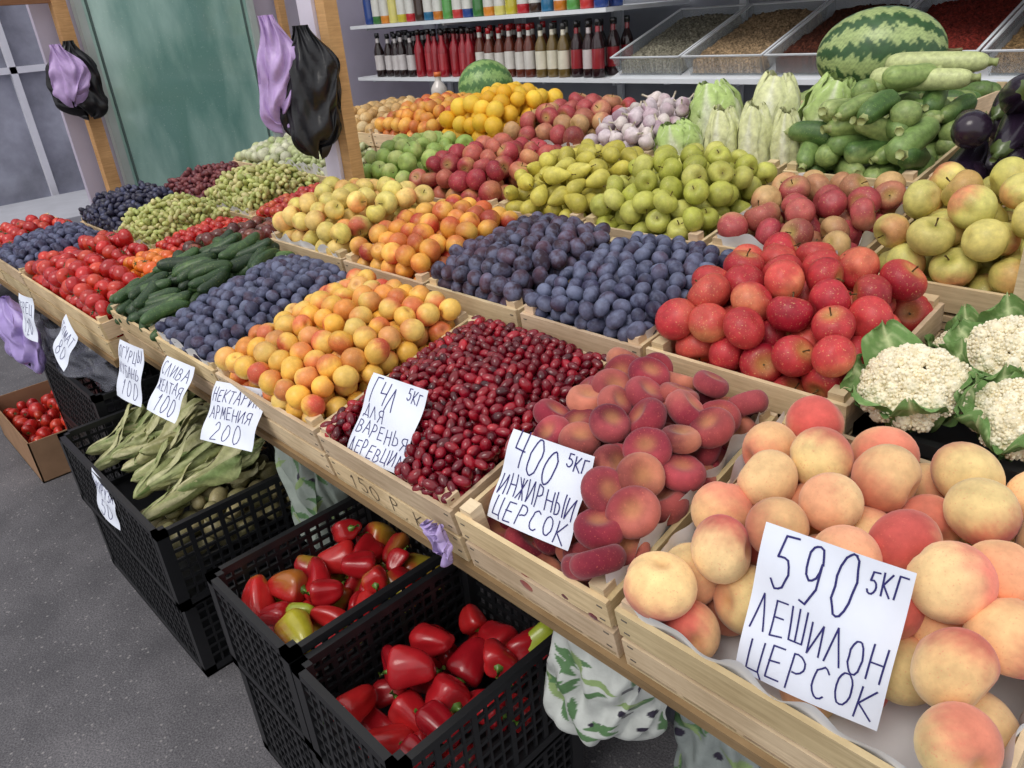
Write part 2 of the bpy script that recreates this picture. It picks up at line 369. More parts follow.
def price_card(BL, w, h, lean, yaw, roll, lines, pen=.0018):
    L = math.radians(lean); Yw = math.radians(yaw); R = math.radians(roll)
    ux = np.array([math.cos(Yw), math.sin(Yw), 0]); uy = np.array([-math.sin(Yw) * math.sin(L), math.cos(Yw) * math.sin(L), math.cos(L)])
    ux, uy = ux * math.cos(R) + uy * math.sin(R), uy * math.cos(R) - ux * math.sin(R); n = np.cross(ux, uy); BL = np.array(BL)
    bend = rng.uniform(.004, .009)
    def P(s, t, off=0.): return BL + s[..., None] * ux + t[..., None] * uy + (bend * np.sin(PI * s / w) * (.4 + .6 * t / h) + .0025 * np.sin(3 * PI * t / h + s * 30) + off)[..., None] * n
    mb = MB(); s, t = np.meshgrid(np.linspace(0, w, 31), np.linspace(h, 0, 31)); mb.add(P(s, t, np.zeros_like(s)).reshape(-1, 3), grid_faces(31, 31), None, (1, 1, 1), 0)
    for (txt, a, b, x0, x1) in lines:
        for (p, q) in strokes(txt, x0 * w, x1 * w, a * h, b * h): seg_ribbon(mb, np.array(p), np.array(q), pen * (1.2 if b - a > .28 else 1), lambda s, t: P(s, t, np.full_like(s, .0007)), 1)
    CARDS.append((BL, ux, uy, n, w, h))
    return mb.build('price_card', [M['paper'], M['ink']])

def pts_pile(W, D, r, heap, edge, layers, rim_in=.008, iters=25, jit=.3, lump=0):
    s = 2 * r * .96; P = []
    m = r + rim_in; l1, l2 = rng.uniform(0, 6, 2)
    def Sf(u, v): a = np.abs(2 * u / W - 1); b = np.abs(2 * v / D - 1); return edge + heap * (1 - a ** 3) * (1 - b ** 3) + lump * np.sin(u * 48 + l1 + 1.5 * np.sin(v * 20)) * np.sin(v * 40 + l2)
    for k in range(layers):
        nv = max(1, int((D - 2 * m) / (s * .87)) + 1); nu = max(1, int((W - 2 * m) / s) + 1)
        vs = np.linspace(m, D - m, nv)
        for j, v in enumerate(vs):
            us = np.linspace(m, W - m, nu) if (j + k) % 2 == 0 else np.linspace(m + s / 2, W - m - s / 2, max(nu - 1, 1))
            for u in us: P.append((u, v, k))
    P = np.array(P); kk = P[:, 2].copy(); P[:, :2] += rng.normal(0, jit * r, (len(P), 2)); lim = lambda: Sf(P[:, 0], P[:, 1]) - r - kk * s * .76
    P[:, 2] = lim() + rng.normal(0, jit * r * .8, len(P)); tgt = P[:, 2].copy()
    P = P.astype(np.float64)
    for it in range(iters):
        d = P[:, None] - P[None]; ds = np.sqrt((d ** 2).sum(-1)) + 1e-6; ov = np.clip(2 * r * .97 - ds, 0, None); np.fill_diagonal(ov, 0)
        P += ((d / ds[..., None]) * (ov * .3)[..., None]).sum(1)
        P[:, 2] += (tgt - P[:, 2]) * .12
        P[:, 0] = np.clip(P[:, 0], m, W - m); P[:, 1] = np.clip(P[:, 1], m, D - m)
    return P
def cut_cards(P, r):
    keep = np.ones(len(P), bool)
    for (BL, ux, uy, n, w, h) in CARDS:
        q = P - BL; s = q @ ux; t = q @ uy; d = q @ n; cl = r * 1.32 + .005
        ins = (s > -.8 * r) & (s < w + .8 * r + .003) & (t > -1.3 * r) & (t < h + .7 * r)
        mv = ins & (d > -cl) & (d <= -.3 * r)
        P[mv] -= (d[mv] + cl)[:, None] * n
        keep &= ~(ins & (d > -.3 * r) & (d < .2))
    return keep
def pile(name, cr, kind, d, heap, edge, pal, mat, layers=3, rot='any', q=1.0, spread=.5, iters=25, sxy=.05, sv=.06, rr=None, az=None, jit=.3, lump=0):
    r = (rr or d) / 2
    P = pts_pile(cr.W, cr.D, r, heap, edge, layers, iters=iters, jit=jit, lump=lump)
    keep = P[:, 2] - r > -cr.h + .008; P = P[keep]
    N = len(P); Wd = cr.f(P); R = np.einsum('ij,njk->nik', cr.R, rots(N, rot, az=az, spread=spread))
    k = cut_cards(Wd, d / 2); Wd, R = Wd[k], R[k]; N = len(Wd)
    pr = getp(kind, q); mb = MB(); instance(mb, pr, Wd, R, d / 2 * np.clip(rng.normal(1, sv, N), 1 - 2 * sv, 1 + 1.8 * sv), paint(pr, N, pal), sxy)
    return mb.build(name, [M[mat]])
def pile_long(name, cr, kind, r, L, heap, edge, pal, mat, layers=3, along='x', spread=.25, tilt=.08):
    s = 2 * r * .95; P = []; W, D = cr.W, cr.D
    A, B = (W, D) if along == 'x' else (D, W)
    for k in range(layers):
        na = max(1, int(round(A / L))); nb = int((B - 2 * r) / s) + 1
        for j in range(nb):
            for i in range(na):
                a = (i + .5) * A / na + rng.normal(0, .12 * L); a = min(max(a, L * .47), A - L * .47) if A > L else A / 2
                b = r * 1.3 + j * (B - 2.6 * r) / max(nb - 1, 1) + rng.normal(0, .2 * r); b = min(max(b, r * 1.5), B - r * 1.5)
                u, v = (a, b) if along == 'x' else (b, a)
                h = edge + heap * (1 - abs(2 * u / W - 1) ** 2.4) * (1 - abs(2 * v / D - 1) ** 2.4)
                P.append((u, v, h - r - k * s * .85 + rng.normal(0, .25 * r)))
    P = np.array(P); P = P[P[:, 2] - r > -cr.h + .005]; N = len(P)
    R = np.einsum('ij,njk->nik', cr.R, rots(N, 'az', az=0 if along == 'x' else PI / 2, spread=spread, tilt=tilt))
    Wd = cr.f(P); k = cut_cards(Wd, r); Wd, R = Wd[k], R[k]; N = len(Wd)
    pr = getp(kind, 1.0); mb = MB(); instance(mb, pr, Wd, R, r * rng.normal(1, .08, N), paint(pr, N, pal), .05)
    return mb.build(name, [M[mat]])
def liner(cr, sides='fblr', up=.012):
    mb = MB()
    for sd in sides:
        n = 60; Ln = cr.W if sd in 'fb' else cr.D; s = np.linspace(.02, Ln - .02, n); t = np.linspace(0, 1, 7)
        Sg, Tg = np.meshgrid(s, t); top = up + .007 * np.sin(Sg * 70 + rng.uniform(0, 6)) + .006 * np.abs(np.sin(Sg * 51 + rng.uniform(0, 6)))
        w = top - Tg * (top + .05); off = .014 + .003 * np.sin(Sg * 90 + Tg * 3)
        off = off - (1 - Tg) ** 3 * .006
        if sd == 'f': V = np.stack([Sg, off, w], -1)
        if sd == 'b': V = np.stack([Sg, cr.D - off, w], -1)
        if sd == 'l': V = np.stack([off, Sg, w], -1)
        if sd == 'r': V = np.stack([cr.W - off, Sg, w], -1)
        mb.add(cr.f(V.reshape(-1, 3)), grid_faces(n, 7))
    if 'f' in sides:   # sheet covering the crate bottom
        box(mb, (.014, .014, -cr.h + .009), (cr.W - .014, cr.D - .014, -cr.h + .0105), f=cr.f)
    return mb.build('paper_liner', [M['liner']])

# ------------------------------------------------------------------ price cards
price_card((-.289, .548, .802), .142, .165, 20, 7, 0, [('590', .58, .96, .1, .72), ('5КГ', .8, .95, .73, .98), ('ЛЕШИЛОН', .3, .53, .04, .98), ('ЦЕРСОК', .04, .25, .06, .98)], .0018)
price_card((-.667, .54, .826), .135, .125, 34, 6, 0, [('400', .58, .96, .08, .7), ('5КГ', .8, .95, .72, .98), ('ИНЖИРНЫИ', .3, .53, .03, .98), ('ЦЕРСОК', .04, .25, .05, .96)], .0017)
price_card((-.987, .518, .816), .13, .138, 37, 6, 0, [('ГЧЛ', .66, .95, .1, .6), ('5КГ', .8, .94, .7, .96), ('ДЛЯ', .48, .62, .06, .5), ('ВАРЕНЬЯ', .27, .43, .03, .98), ('ДЕРЕВЦИЛ', .05, .21, .03, .98)], .0015)
price_card((-1.405, .43, .727), .15, .12, 38, 12, 4, [('НЕКТАРИН', .68, .9, .04, .98), ('АРМЕНИЯ', .4, .6, .05, .9), ('200', .06, .34, .2, .8)], .0016)
price_card((-1.65, .415, .72), .12, .125, 38, 6, 0, [('СЛИВА', .7, .92, .05, .95), ('ЖЕЛТАЯ', .4, .6, .05, .95), ('100', .05, .35, .2, .9)], .0016)
price_card((-1.905, .425, .67), .12, .14, 20, 6, 0, [('ОГУРЦЫ', .72, .92, .05, .95), ('КУБАНЬ', .42, .62, .05, .95), ('100', .08, .36, .2, .9)], .0016)
price_card((-2.31, .40, .70), .10, .12, 25, 6, -28, [('ТОМАТ', .6, .85, .05, .95), ('80', .1, .45, .2, .8)], .0016)
price_card((-2.56, .385, .68), .10, .13, 12, 6, 0, [('ПЕРЕЦ', .6, .85, .05, .95), ('120', .1, .45, .2, .8)], .0016)
price_card((-2.02, .318, .335), .12, .135, 6, 4, -8, [('КУКУРУЗА', .6, .85, .05, .95), ('50', .1, .45, .2, .8)], .0016)

# ------------------------------------------------------------------ display
R1 = (.505, .89, .83, .915); R2 = (.905, 1.245, .94, .985); R3 = (1.27, 1.61, 1.0, 1.05); R4 = (1.64, 2.0, 1.07, 1.12)
L1 = (.48, .79, .79, .825); L2 = (.81, 1.12, .83, .855); L3 = (1.14, 1.45, .87, .90); L4 = (1.47, 1.8, .94, .97)
def C(row, x0, x1, label=None, tone=TONE):
    c = Crate(x0 + .002, x1 - .002, *row); wooden_crate(c, tone, label); return c

pk = dict(base=[(238, 204, 150), (234, 186, 134), (228, 200, 140)], blush=[(214, 96, 88), (192, 70, 74), (224, 122, 106)], lo=-.6, hi=.75, smin=.4, smax=1, pit=(180, 130, 80), pitw=.2)
c = C(R1, -.425, -.035, None); liner(c, 'flr'); pile('peach_pile', c, 'peach', .072, .04, .045, pk, 'fuzz', 4, q=1.3, rr=.068)
fl = dict(base=[(172, 76, 82), (152, 52, 64), (196, 124, 98)], blush=[(112, 24, 46), (100, 20, 42), (130, 34, 54)], lo=-.7, hi=.6, smin=.5, smax=1, pit=(204, 150, 96), pitw=.3, pita=.5)
c = C(R1, -.703, -.427); liner(c, 'r', .02); pile('flat_peach_pile', c, 'flat', .057, .035, .042, fl, 'fuzz', 4, rot='up', spread=.6, q=1.2, rr=.047)
dg = dict(base=[(122, 10, 30), (96, 8, 26), (144, 16, 34)], blush=[(56, 4, 18), (164, 26, 38)], lo=0, hi=.9, var=.25)
c = C(R1, -1.063, -.705, '150 Р.КГ'); pile('dogwood_berry_pile', c, 'oval', .0205, .025, .014, dg, 'berry', 4, q=.45, iters=8, rr=.0188, sv=.1)
ap = dict(base=[(242, 194, 90), (238, 180, 70), (234, 198, 108)], blush=[(208, 76, 62), (186, 52, 56), (220, 108, 74)], lo=-.5, hi=.7, smin=.3, smax=1, pit=(150, 80, 30), pitw=.18)
c = C(R1, -1.453, -1.065); liner(c, 'l', .02); pile('nectarine_pile', c, 'peach', .046, .04, .034, ap, 'smooth', 4)
bp = dict(base=[(62, 64, 88), (52, 50, 76), (84, 84, 108)], blush=[(112, 118, 144), (70, 48, 66)], lo=-.3, hi=.9)
c = C(R1, -1.765, -1.455); liner(c, 'fl', .02); pile('blue_plum_pile', c, 'plum', .031, .035, .024, bp, 'plum', 3, q=.6, iters=10)
ck = dict(base=[(44, 70, 40), (58, 86, 46), (36, 56, 36)], blush=[(100, 130, 70)], lo=.6, hi=1.3)
c = C(R1, -2.07, -1.767); pile_long('cucumber_pile', c, 'cuke', .0155, .125, .04, .03, ck, 'veg', 4, 'y', .6)
tm = dict(base=[(196, 42, 34), (180, 30, 32), (206, 68, 44)], blush=[(162, 20, 26)], lo=0, hi=1, stem=(70, 100, 50))
og = dict(base=[(230, 130, 36), (220, 98, 34)], stem=(70, 100, 50))
c = C(L1, -2.86, -2.1)
pile('tomato_pile', Crate(-2.855, -2.105, .483, .67, .79, .81), 'tomato', .054, .035, .035, tm, 'gloss', 3, q=.7)
pile('tomato_pile', Crate(-2.855, -2.42, .66, .79, .815, .83), 'tomato', .05, .03, .035, tm, 'gloss', 3, q=.7)
pile('orange_tomato_pile', Crate(-2.42, -2.1, .66, .79, .815, .83), 'tomato', .043, .03, .04, og, 'gloss', 3, q=.7)
dk = dict(base=[(44, 40, 64), (60, 54, 82)], blush=[(90, 94, 126)], lo=0, hi=1)
c = C(L1, -3.22, -2.862); pile('dark_plum_pile', c, 'plum', .034, .04, .02, dk, 'plum', 2, q=.5, iters=10)
c = C(L1, -3.6, -3.222); pile('red_pepper_pile', c, 'tomato', .05, .02, .02, tm, 'gloss', 2, q=.5)

# row 2
ra = dict(base=[(190, 54, 60), (172, 38, 52), (204, 84, 72), (198, 60, 66)], blush=[(148, 22, 42), (164, 32, 50), (214, 150, 98)], lo=-.1, hi=.95, smin=0, smax=1, pit=(208, 166, 94), pitw=.45, pita=.7)
c = C(R2, -.678, -.343); pile('red_apple_pile', c, 'apple', .063, .05, .052, ra, 'apple', 4, q=1.1)
c = C(R2, -.965, -.68); liner(c, 'r', .016); pile('blue_plum_pile', c, 'plum', .031, .035, .028, bp, 'plum', 4, q=.7, iters=10)
dp = dict(base=[(56, 38, 52), (74, 48, 62), (46, 32, 46)], blush=[(98, 78, 96)], lo=0, hi=1)
c = C(R2, -1.245, -.967); pile('dark_plum_pile', c, 'plum', .038, .035, .032, dp, 'plum', 3, q=.8)
nr = dict(base=[(236, 180, 84), (230, 162, 68)], blush=[(192, 60, 48), (166, 44, 46)], lo=-.6, hi=.6, smin=.4, smax=1)
c = C(R2, -1.56, -1.247); pile('nectarine_pile', c, 'peach', .048, .035, .034, nr, 'smooth', 4, q=.9)
ya = dict(base=[(226, 212, 122), (218, 202, 106), (230, 196, 118)], blush=[(222, 118, 84), (202, 84, 74)], lo=-.2, hi=.9, smin=0, smax=1, pit=(150, 150, 60), pitw=.3)
c = C(R2, -1.92, -1.562); liner(c, 'fl'); pile('yellow_apple_pile', c, 'apple', .056, .055, .047, ya, 'apple', 4, q=.9)
dt = dict(base=[(86, 40, 38), (110, 46, 40), (70, 44, 34)], blush=[(130, 64, 44)], stem=(60, 80, 40))
c = C(L2, -2.36, -1.97); pile('dark_tomato_pile', c, 'tomato', .048, .045, .035, dt, 'gloss', 3, q=.7)
c = C(L2, -2.56, -2.362); pile('cherry_tomato_pile', c, 'ball', .028, .03, .02, tm, 'gloss', 2, q=.5)
gg = dict(base=[(192, 194, 122), (172, 182, 106), (202, 192, 136)], blush=[(150, 150, 74)], lo=0, hi=1)
c = C(L2, -2.9, -2.562); liner(c, 'f'); pile('green_grape_pile', c, 'oval', .022, .07, .025, gg, 'grape', 4, q=.42, iters=5, rr=.0205, lump=.018)
dgp = dict(base=[(40, 38, 56), (52, 50, 72)], blush=[(84, 88, 120)], lo=0, hi=1)
c = C(L2, -3.3, -2.902); pile('dark_grape_pile', c, 'oval', .026, .07, .025, dgp, 'grape', 4, q=.42, iters=6, rr=.024, lump=.018)
sb = dict(base=[(186, 42, 40), (172, 32, 38), (196, 90, 50)], stem=(70, 110, 50))
c = C(L3, -2.5, -2.16); pile('red_berry_pile', c, 'ball', .034, .035, .025, sb, 'berry', 2, q=.5)
c = C(L3, -2.9, -2.502); liner(c, 'fb'); pile('green_grape_pile', c, 'oval', .024, .07, .035, gg, 'grape', 4, q=.42, iters=5, rr=.023, lump=.018)
rg = dict(base=[(110, 54, 60), (130, 66, 66)], blush=[(80, 36, 48)])
c = C(L3, -3.3, -2.902); pile('red_grape_pile', c, 'oval', .026, .05, .02, rg, 'grape', 3, q=.42, iters=6, rr=.025, lump=.015)
gp = dict(base=[(170, 180, 124), (196, 200, 160)], blush=[(140, 150, 94)])
c = C(L4, -2.86, -2.42); liner(c, 'fl', .03); pile('green_grape_pile', c, 'oval', .03, .06, .02, gp, 'grape', 3, q=.42, iters=6, rr=.028, lump=.015)
wh = dict(base=[(206, 206, 180), (190, 196, 150)], blush=[(160, 176, 110)])
c = C(L4, -3.3, -2.87); pile('turnip_pile', c, 'orange', .05, .03, .03, wh, 'apple', 2, q=.6)

# row 3
ga = dict(base=[(204, 198, 114), (194, 186, 98), (214, 198, 116)], blush=[(212, 136, 98), (198, 114, 88)], lo=0, hi=1, smin=0, smax=1, pit=(140, 140, 50), pitw=.35)
c = C(R3, -.513, -.13, 'ЦЕНА'); pile('yellow_apple_pile', c, 'apple', .065, .085, .045, ga, 'apple', 4, q=1.1)
pa = dict(base=[(182, 84, 84), (170, 66, 74), (202, 166, 114)], blush=[(146, 48, 60), (210, 170, 120)], lo=-.1, hi=.9, smin=.2, smax=.9, pit=(200, 180, 100), pitw=.4)
c = C(R3, -.80, -.515); liner(c, 'fblr', .02); pile('pink_apple_pile', c, 'apple', .06, .035, .035, pa, 'apple', 4, q=.9)
gr = dict(base=[(188, 190, 90), (174, 178, 76), (200, 198, 106)], blush=[(162, 162, 74)], lo=0, hi=1, pit=(130, 120, 50), pitw=.25)
c = C(R3, -1.125, -.81); pile('green_apple_pile', c, 'apple', .052, .08, .038, gr, 'apple', 5, q=.9)
pe = dict(base=[(204, 194, 94), (196, 184, 80)], blush=[(170, 160, 64)], lo=0, hi=1)
c = C(R3, -1.41, -1.127); pile('pear_pile', c, 'pear', .052, .06, .038, pe, 'apple', 4, q=.9, rot='az', rr=.052)
rb = dict(base=[(174, 66, 74), (162, 52, 64), (196, 112, 90)], blush=[(142, 38, 56), (204, 160, 100)], lo=0, hi=1, smax=.8, pit=(180, 160, 90), pitw=.4)
c = C(R3, -1.78, -1.412, 'ГРУША'); pile('red_apple_pile', c, 'apple', .056, .055, .038, rb, 'apple', 4, q=.8)
gn = dict(base=[(152, 182, 92), (166, 190, 104)], blush=[(192, 198, 126)], lo=.2, hi=1)
c = C(R3, -2.1, -1.782); pile('green_apple_pile', c, 'apple', .056, .05, .038, gn, 'apple', 4, q=.8)

# row 4
zk = dict(base=[(146, 166, 98), (120, 146, 82), (72, 104, 54), (172, 186, 120)], stripe=(96, 128, 66), stem=(160, 170, 110), w=[.35, .3, .25, .1])
c = C(R4, -.845, -.55, 'КАБАЧКИ'); pile_long('zucchini_pile', c, 'zuke', .0245, .15, .12, .045, zk, 'veg', 6, 'y', .35, .25)
eg = dict(base=[(46, 32, 50), (36, 26, 42)], stem=(84, 100, 56))
c = C(R4, -.545, -.14); pile_long('aubergine_pile', c, 'egg', .037, .15, .13, .075, eg, 'gloss', 6, 'y', .5, .35)
cab = C(R4, -1.2, -.85)
gl = dict(base=[(218, 206, 202), (202, 188, 194)], blush=[(170, 120, 146)], lo=0, hi=1, smin=.1, smax=.8, stem=(200, 190, 170))
c = C(R4, -1.45, -1.202); pile('garlic_pile', c, 'garlic', .041, .06, .03, gl, 'garlic', 3)
c = C(R4, -1.78, -1.452); liner(c, 'f'); pile('pink_apple_pile', c, 'apple', .06, .05, .035, pa, 'apple', 3, q=.8)
orr = dict(base=[(240, 194, 54), (236, 182, 42), (244, 204, 70)], blush=[(232, 170, 36)])
c = C(R4, -2.08, -1.782); pile('orange_pile', c, 'orange', .057, .08, .04, orr, 'orange', 4, q=.8)
c = C(R4, -2.45, -2.082); pile('nectarine_pile', c, 'peach', .05, .05, .03, nr, 'smooth', 3, q=.7)
on = dict(base=[(206, 168, 110), (190, 150, 96)], blush=[(220, 196, 150)])
c = C(R4, -2.8, -2.452); pile('onion_pile', c, 'orange', .05, .03, .02, on, 'apple', 2, q=.6)
# row 5
c5 = Crate(-1.06, -.6, 2.03, 2.36, 1.165, 1.165); wooden_crate(c5); pile_long('zucchini_pile', c5, 'zuke', .024, .15, .01, .01, zk, 'veg', 2, 'x', .2)

# ------------------------------------------------------------------ stand
mb = MB(); wd = lin((150, 128, 98))
def slab(row, x0, x1):
    cr = Crate(x0, x1, *row); box(mb, (0, -.004, -.105 - .022), (x1 - x0, cr.D + .008, -.1055), wd, f=cr.f)
slab(R1, -2.08, -.03)
slab(L1, -3.6, -2.1)
slab(R2, -1.93, -.34)
slab(L2, -3.35, -1.96); slab(L3, -3.35, -2.14); slab(L4, -3.35, -2.4)
slab(R3, -2.11, -.1); slab(R4, -2.82, -.1)
box(mb, (-3.0, 2.03, 1.03), (-.1, 2.4, 1.0595), wd)
box(mb, (-.338, .9, .78), (.03, 1.25, .8), wd)
for x in (-.12, -1.44, -3.02):
    for y, z in ((.86, .70), (1.2, .78), (1.42, .86), (2.2, 1.04)):
        if x < -2.5 and y < 1.9: z -= .08
        box(mb, (x - .02, y - .02, 0), (x + .02, y + .02, z), wd)
mb.build('display_stand', [M['wood']])

# ------------------------------------------------------------------ leaf sheets
def sheet(mb, fn, nu, nv, colfn, off=0):
    u, v = np.meshgrid(np.linspace(-1, 1, nu), np.linspace(0, 1, nv)); V = fn(u, v); Cl = colfn(u, v); mb.add(V.reshape(-1, 3), grid_faces(nu, nv), None, Cl.reshape(-1, 3))
def napa(pos, h, Rb, tilt, az, green):
    mb = MB(); ta = np.array([math.sin(tilt) * math.cos(az), math.sin(tilt) * math.sin(az), math.cos(tilt)])
    x = np.cross([0, 1., 0], ta); x /= np.linalg.norm(x); y = np.cross(ta, x); B = np.stack([x, y, ta], 1)
    for k in range(14):
        th0 = k * 2.4 + rng.uniform(0, .3); sh = 1 - .035 * k; hw = 1.15 - .02 * k; ph = rng.uniform(0, 6); fl = max(0, .012 - .002 * k) * green; hk = 1 - .02 * ((14 - k) % 5)
        def fn(u, v):
            prof = np.sqrt(np.clip(1 - np.abs((v - .5) / .56) ** 2.6, 0, 1))
            r = Rb * sh * prof + fl * sm(.35, .95, v) * np.abs(u) + (.001 + .003 * green) * np.sin(30 * v + ph + 2 * u) * np.abs(u) ** 3 * sm(.1, .5, v) + .0025 * np.sin(7 * u + 5 * v + ph)
            t = th0 + u * hw * (1 - .25 * sm(.7, 1, v)); z = h * v * hk - .06 * h * u * u * sm(.5, 1, v)
            P = np.stack([r * np.cos(t), r * np.sin(t), z], -1); return P @ B.T + pos
        g = lin((176, 200, 122)) if green > .5 else lin((214, 218, 162)); w = lin((240, 240, 222)); y2 = lin((226, 228, 180))
        def cf(u, v):
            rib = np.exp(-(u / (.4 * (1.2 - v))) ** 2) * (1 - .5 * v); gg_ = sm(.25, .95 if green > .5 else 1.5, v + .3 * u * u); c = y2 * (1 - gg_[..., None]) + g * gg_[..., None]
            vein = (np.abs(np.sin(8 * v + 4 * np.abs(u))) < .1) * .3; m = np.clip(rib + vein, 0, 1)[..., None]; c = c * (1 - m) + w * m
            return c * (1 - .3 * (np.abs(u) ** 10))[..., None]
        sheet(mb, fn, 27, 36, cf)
    return mb.build('napa_cabbage', [M['leaf']])
zb = .975
for (x, y, h, R_, t, az, g) in [(-1.13, 1.72, .18, .062, .3, 3.6, 1), (-1.13, 1.87, .235, .07, .2, 3.1, 1), (-1.03, 1.71, .215, .046, .08, 4.7, 0), (-.947, 1.71, .225, .043, .05, 4.7, 0), (-1.0, 1.87, .25, .066, .06, 1, .4),
                             (-.885, 1.87, .25, .064, .22, 0, 1), (-.88, 1.735, .21, .037, .14, 5, 0)]:
    napa(np.array([x, y, zb + (y - 1.64) * .13]), h, R_, t, az, g)

# cauliflowers
def cauliflower(pos, R0, tilt=(0, 0, 1)):
    mb = MB(); t = np.array(tilt, float); t /= np.linalg.norm(t); x = np.cross([0, 1., 0], t); x /= np.linalg.norm(x); y = np.cross(t, x); B = np.stack([x, y, t], 1)
    n = 70; P = []; rad = []
    for i in range(n):
        z = 1 - 1.05 * (i + .5) / n; a = i * 2.399963; s = math.sqrt(1 - z * z); c = np.array([s * math.cos(a), s * math.sin(a), z * .8]); rr = R0 * .17 * rng.uniform(.85, 1.25); lump = 1 + .05 * math.sin(3 * a) * s
        c = c * lump
        P.append(c * R0 * .88); rad.append(rr)
        m = 26
        for j in range(m):
            zz = 1 - 1.2 * (j + .5) / m; b = j * 2.4 + i; s2 = math.sqrt(1 - zz * zz); l = np.array([s2 * math.cos(b), s2 * math.sin(b), zz])
            nrm = c / np.linalg.norm(c); e1 = np.cross(nrm, [.3, .5, .8]); e1 /= np.linalg.norm(e1); e2 = np.cross(nrm, e1)
            P.append(c * R0 * .88 + rr * .95 * (l[0] * e1 + l[1] * e2 + l[2] * nrm)); rad.append(rr * rng.uniform(.17, .24))
    P = np.array(P) @ B.T + pos; N = len(P); pr = getp('ball', .4)
    instance(mb, pr, P, rots(N, 'any'), np.array(rad), paint(pr, N, dict(base=[(244, 234, 204), (250, 242, 218)], blush=[(236, 222, 184)], var=.03)), .1)
    for k in range(6):
        th = k * 2 * PI / 6 + rng.uniform(-.2, .2); ln = R0 * rng.uniform(1.4, 2.2); ph = rng.uniform(0, 6)
        def fn(u, v):
            r = R0 * (.45 + .75 * np.sin(v * 1.6)) + .01 * np.sin(9 * v + ph) * np.abs(u); w = R0 * .6 * np.sin(PI * np.clip(v * .85 + .12, 0, 1)) * u
            z = -R0 * .6 + ln * v * .9 + .006 * np.sin(14 * v + 5 * u)
            P = np.stack([r * math.cos(th) - w * math.sin(th), r * math.sin(th) + w * math.cos(th), z * (1 - .25 * v)], -1); return P @ B.T + pos
        def cf(u, v):
            rib = np.clip(np.exp(-(u / .13) ** 2) + (np.abs(np.sin(12 * v + 5 * np.abs(u))) < .15) * .4, 0, 1)[..., None]; return lin((112, 146, 86)) * (1 - rib) + lin((196, 210, 158)) * rib
        sheet(mb, fn, 13, 18, cf)
    return mb.build('cauliflower', [M['curd']])
for p, r_, t in [((-.288, .965, .96), .064, (-.15, -.4, 1)), ((-.21, 1.1, .975), .062, (-.1, -.4, 1)), ((-.165, .975, .95), .056, (.1, -.3, 1)), ((-.06, 1.05, .96), .062, (.2, 0, 1)), ((-.28, 1.17, .94), .05, (-.2, -.1, 1)), ((-.08, 1.18, .95), .05, (.1, .1, 1))]:
    cauliflower(np.array(p), r_, t)

# watermelons
def melon(pos, a, b, rz, light, dark):
    V, Q, T, P, Th = sph(200, 120, lambda p, t: (S(p) * Cc(t) * b, S(p) * S(t) * b, Cc(p) * a))
    n = 9; w = .35 * S(7 * P + 2 * S(5 * Th)) * .5 + .25 * S(23 * P + 4 * Th) + .2 * S(41 * P + 3 * S(9 * Th)) + .14 * S(67 * P + 5 * S(7 * Th + 2))
    st = S(n * Th + w * 2.2); f = sm(-.15, .35, st)
    mot = .3 * (S(60 * P) * S(50 * Th + 5 * S(20 * P)) > .2)
    f = np.clip(f + mot * (f < .5), 0, 1)[:, None]; Cl = lin(light) * (1 - f) + lin(dark) * f
    R = np.array([[0, 0, 1.], [1, 0, 0], [0, 1, 0]]); c, s = math.cos(rz), math.sin(rz); Rz = np.array([[c, -s, 0], [s, c, 0], [0, 0, 1]])
    mb = MB(); mb.add(V @ (Rz @ R).T + pos, Q, T, Cl)
    v, q, t = tube([(0, 0, a * .98), (.004, 0, a + .012), (.012, 0, a + .03)], [.006, .004, .005]); mb.add(v @ (Rz @ R).T + pos, q, t, lin((110, 100, 60)))
    return mb.build('watermelon', [M['rind']])
melon(np.array([-.855, 2.14, 1.266]), .152, .11, .35, (168, 186, 122), (56, 90, 52))
melon(np.array([-2.42, 2.2, 1.162]), .112, .104, .9, (146, 180, 108), (84, 126, 70))
mb = MB(); pr = getp('marrow', 1.0)
instance(mb, pr, np.array([[-.655, 1.95, 1.262], [-.66, 1.88, 1.235]]), rots(2, 'az', az=.15, spread=.05, tilt=.02), np.array([.023, .022]), paint(pr, 2, dict(base=[(186, 194, 136)], stem=(160, 170, 110))))
mb.build('zucchini', [M['veg']])

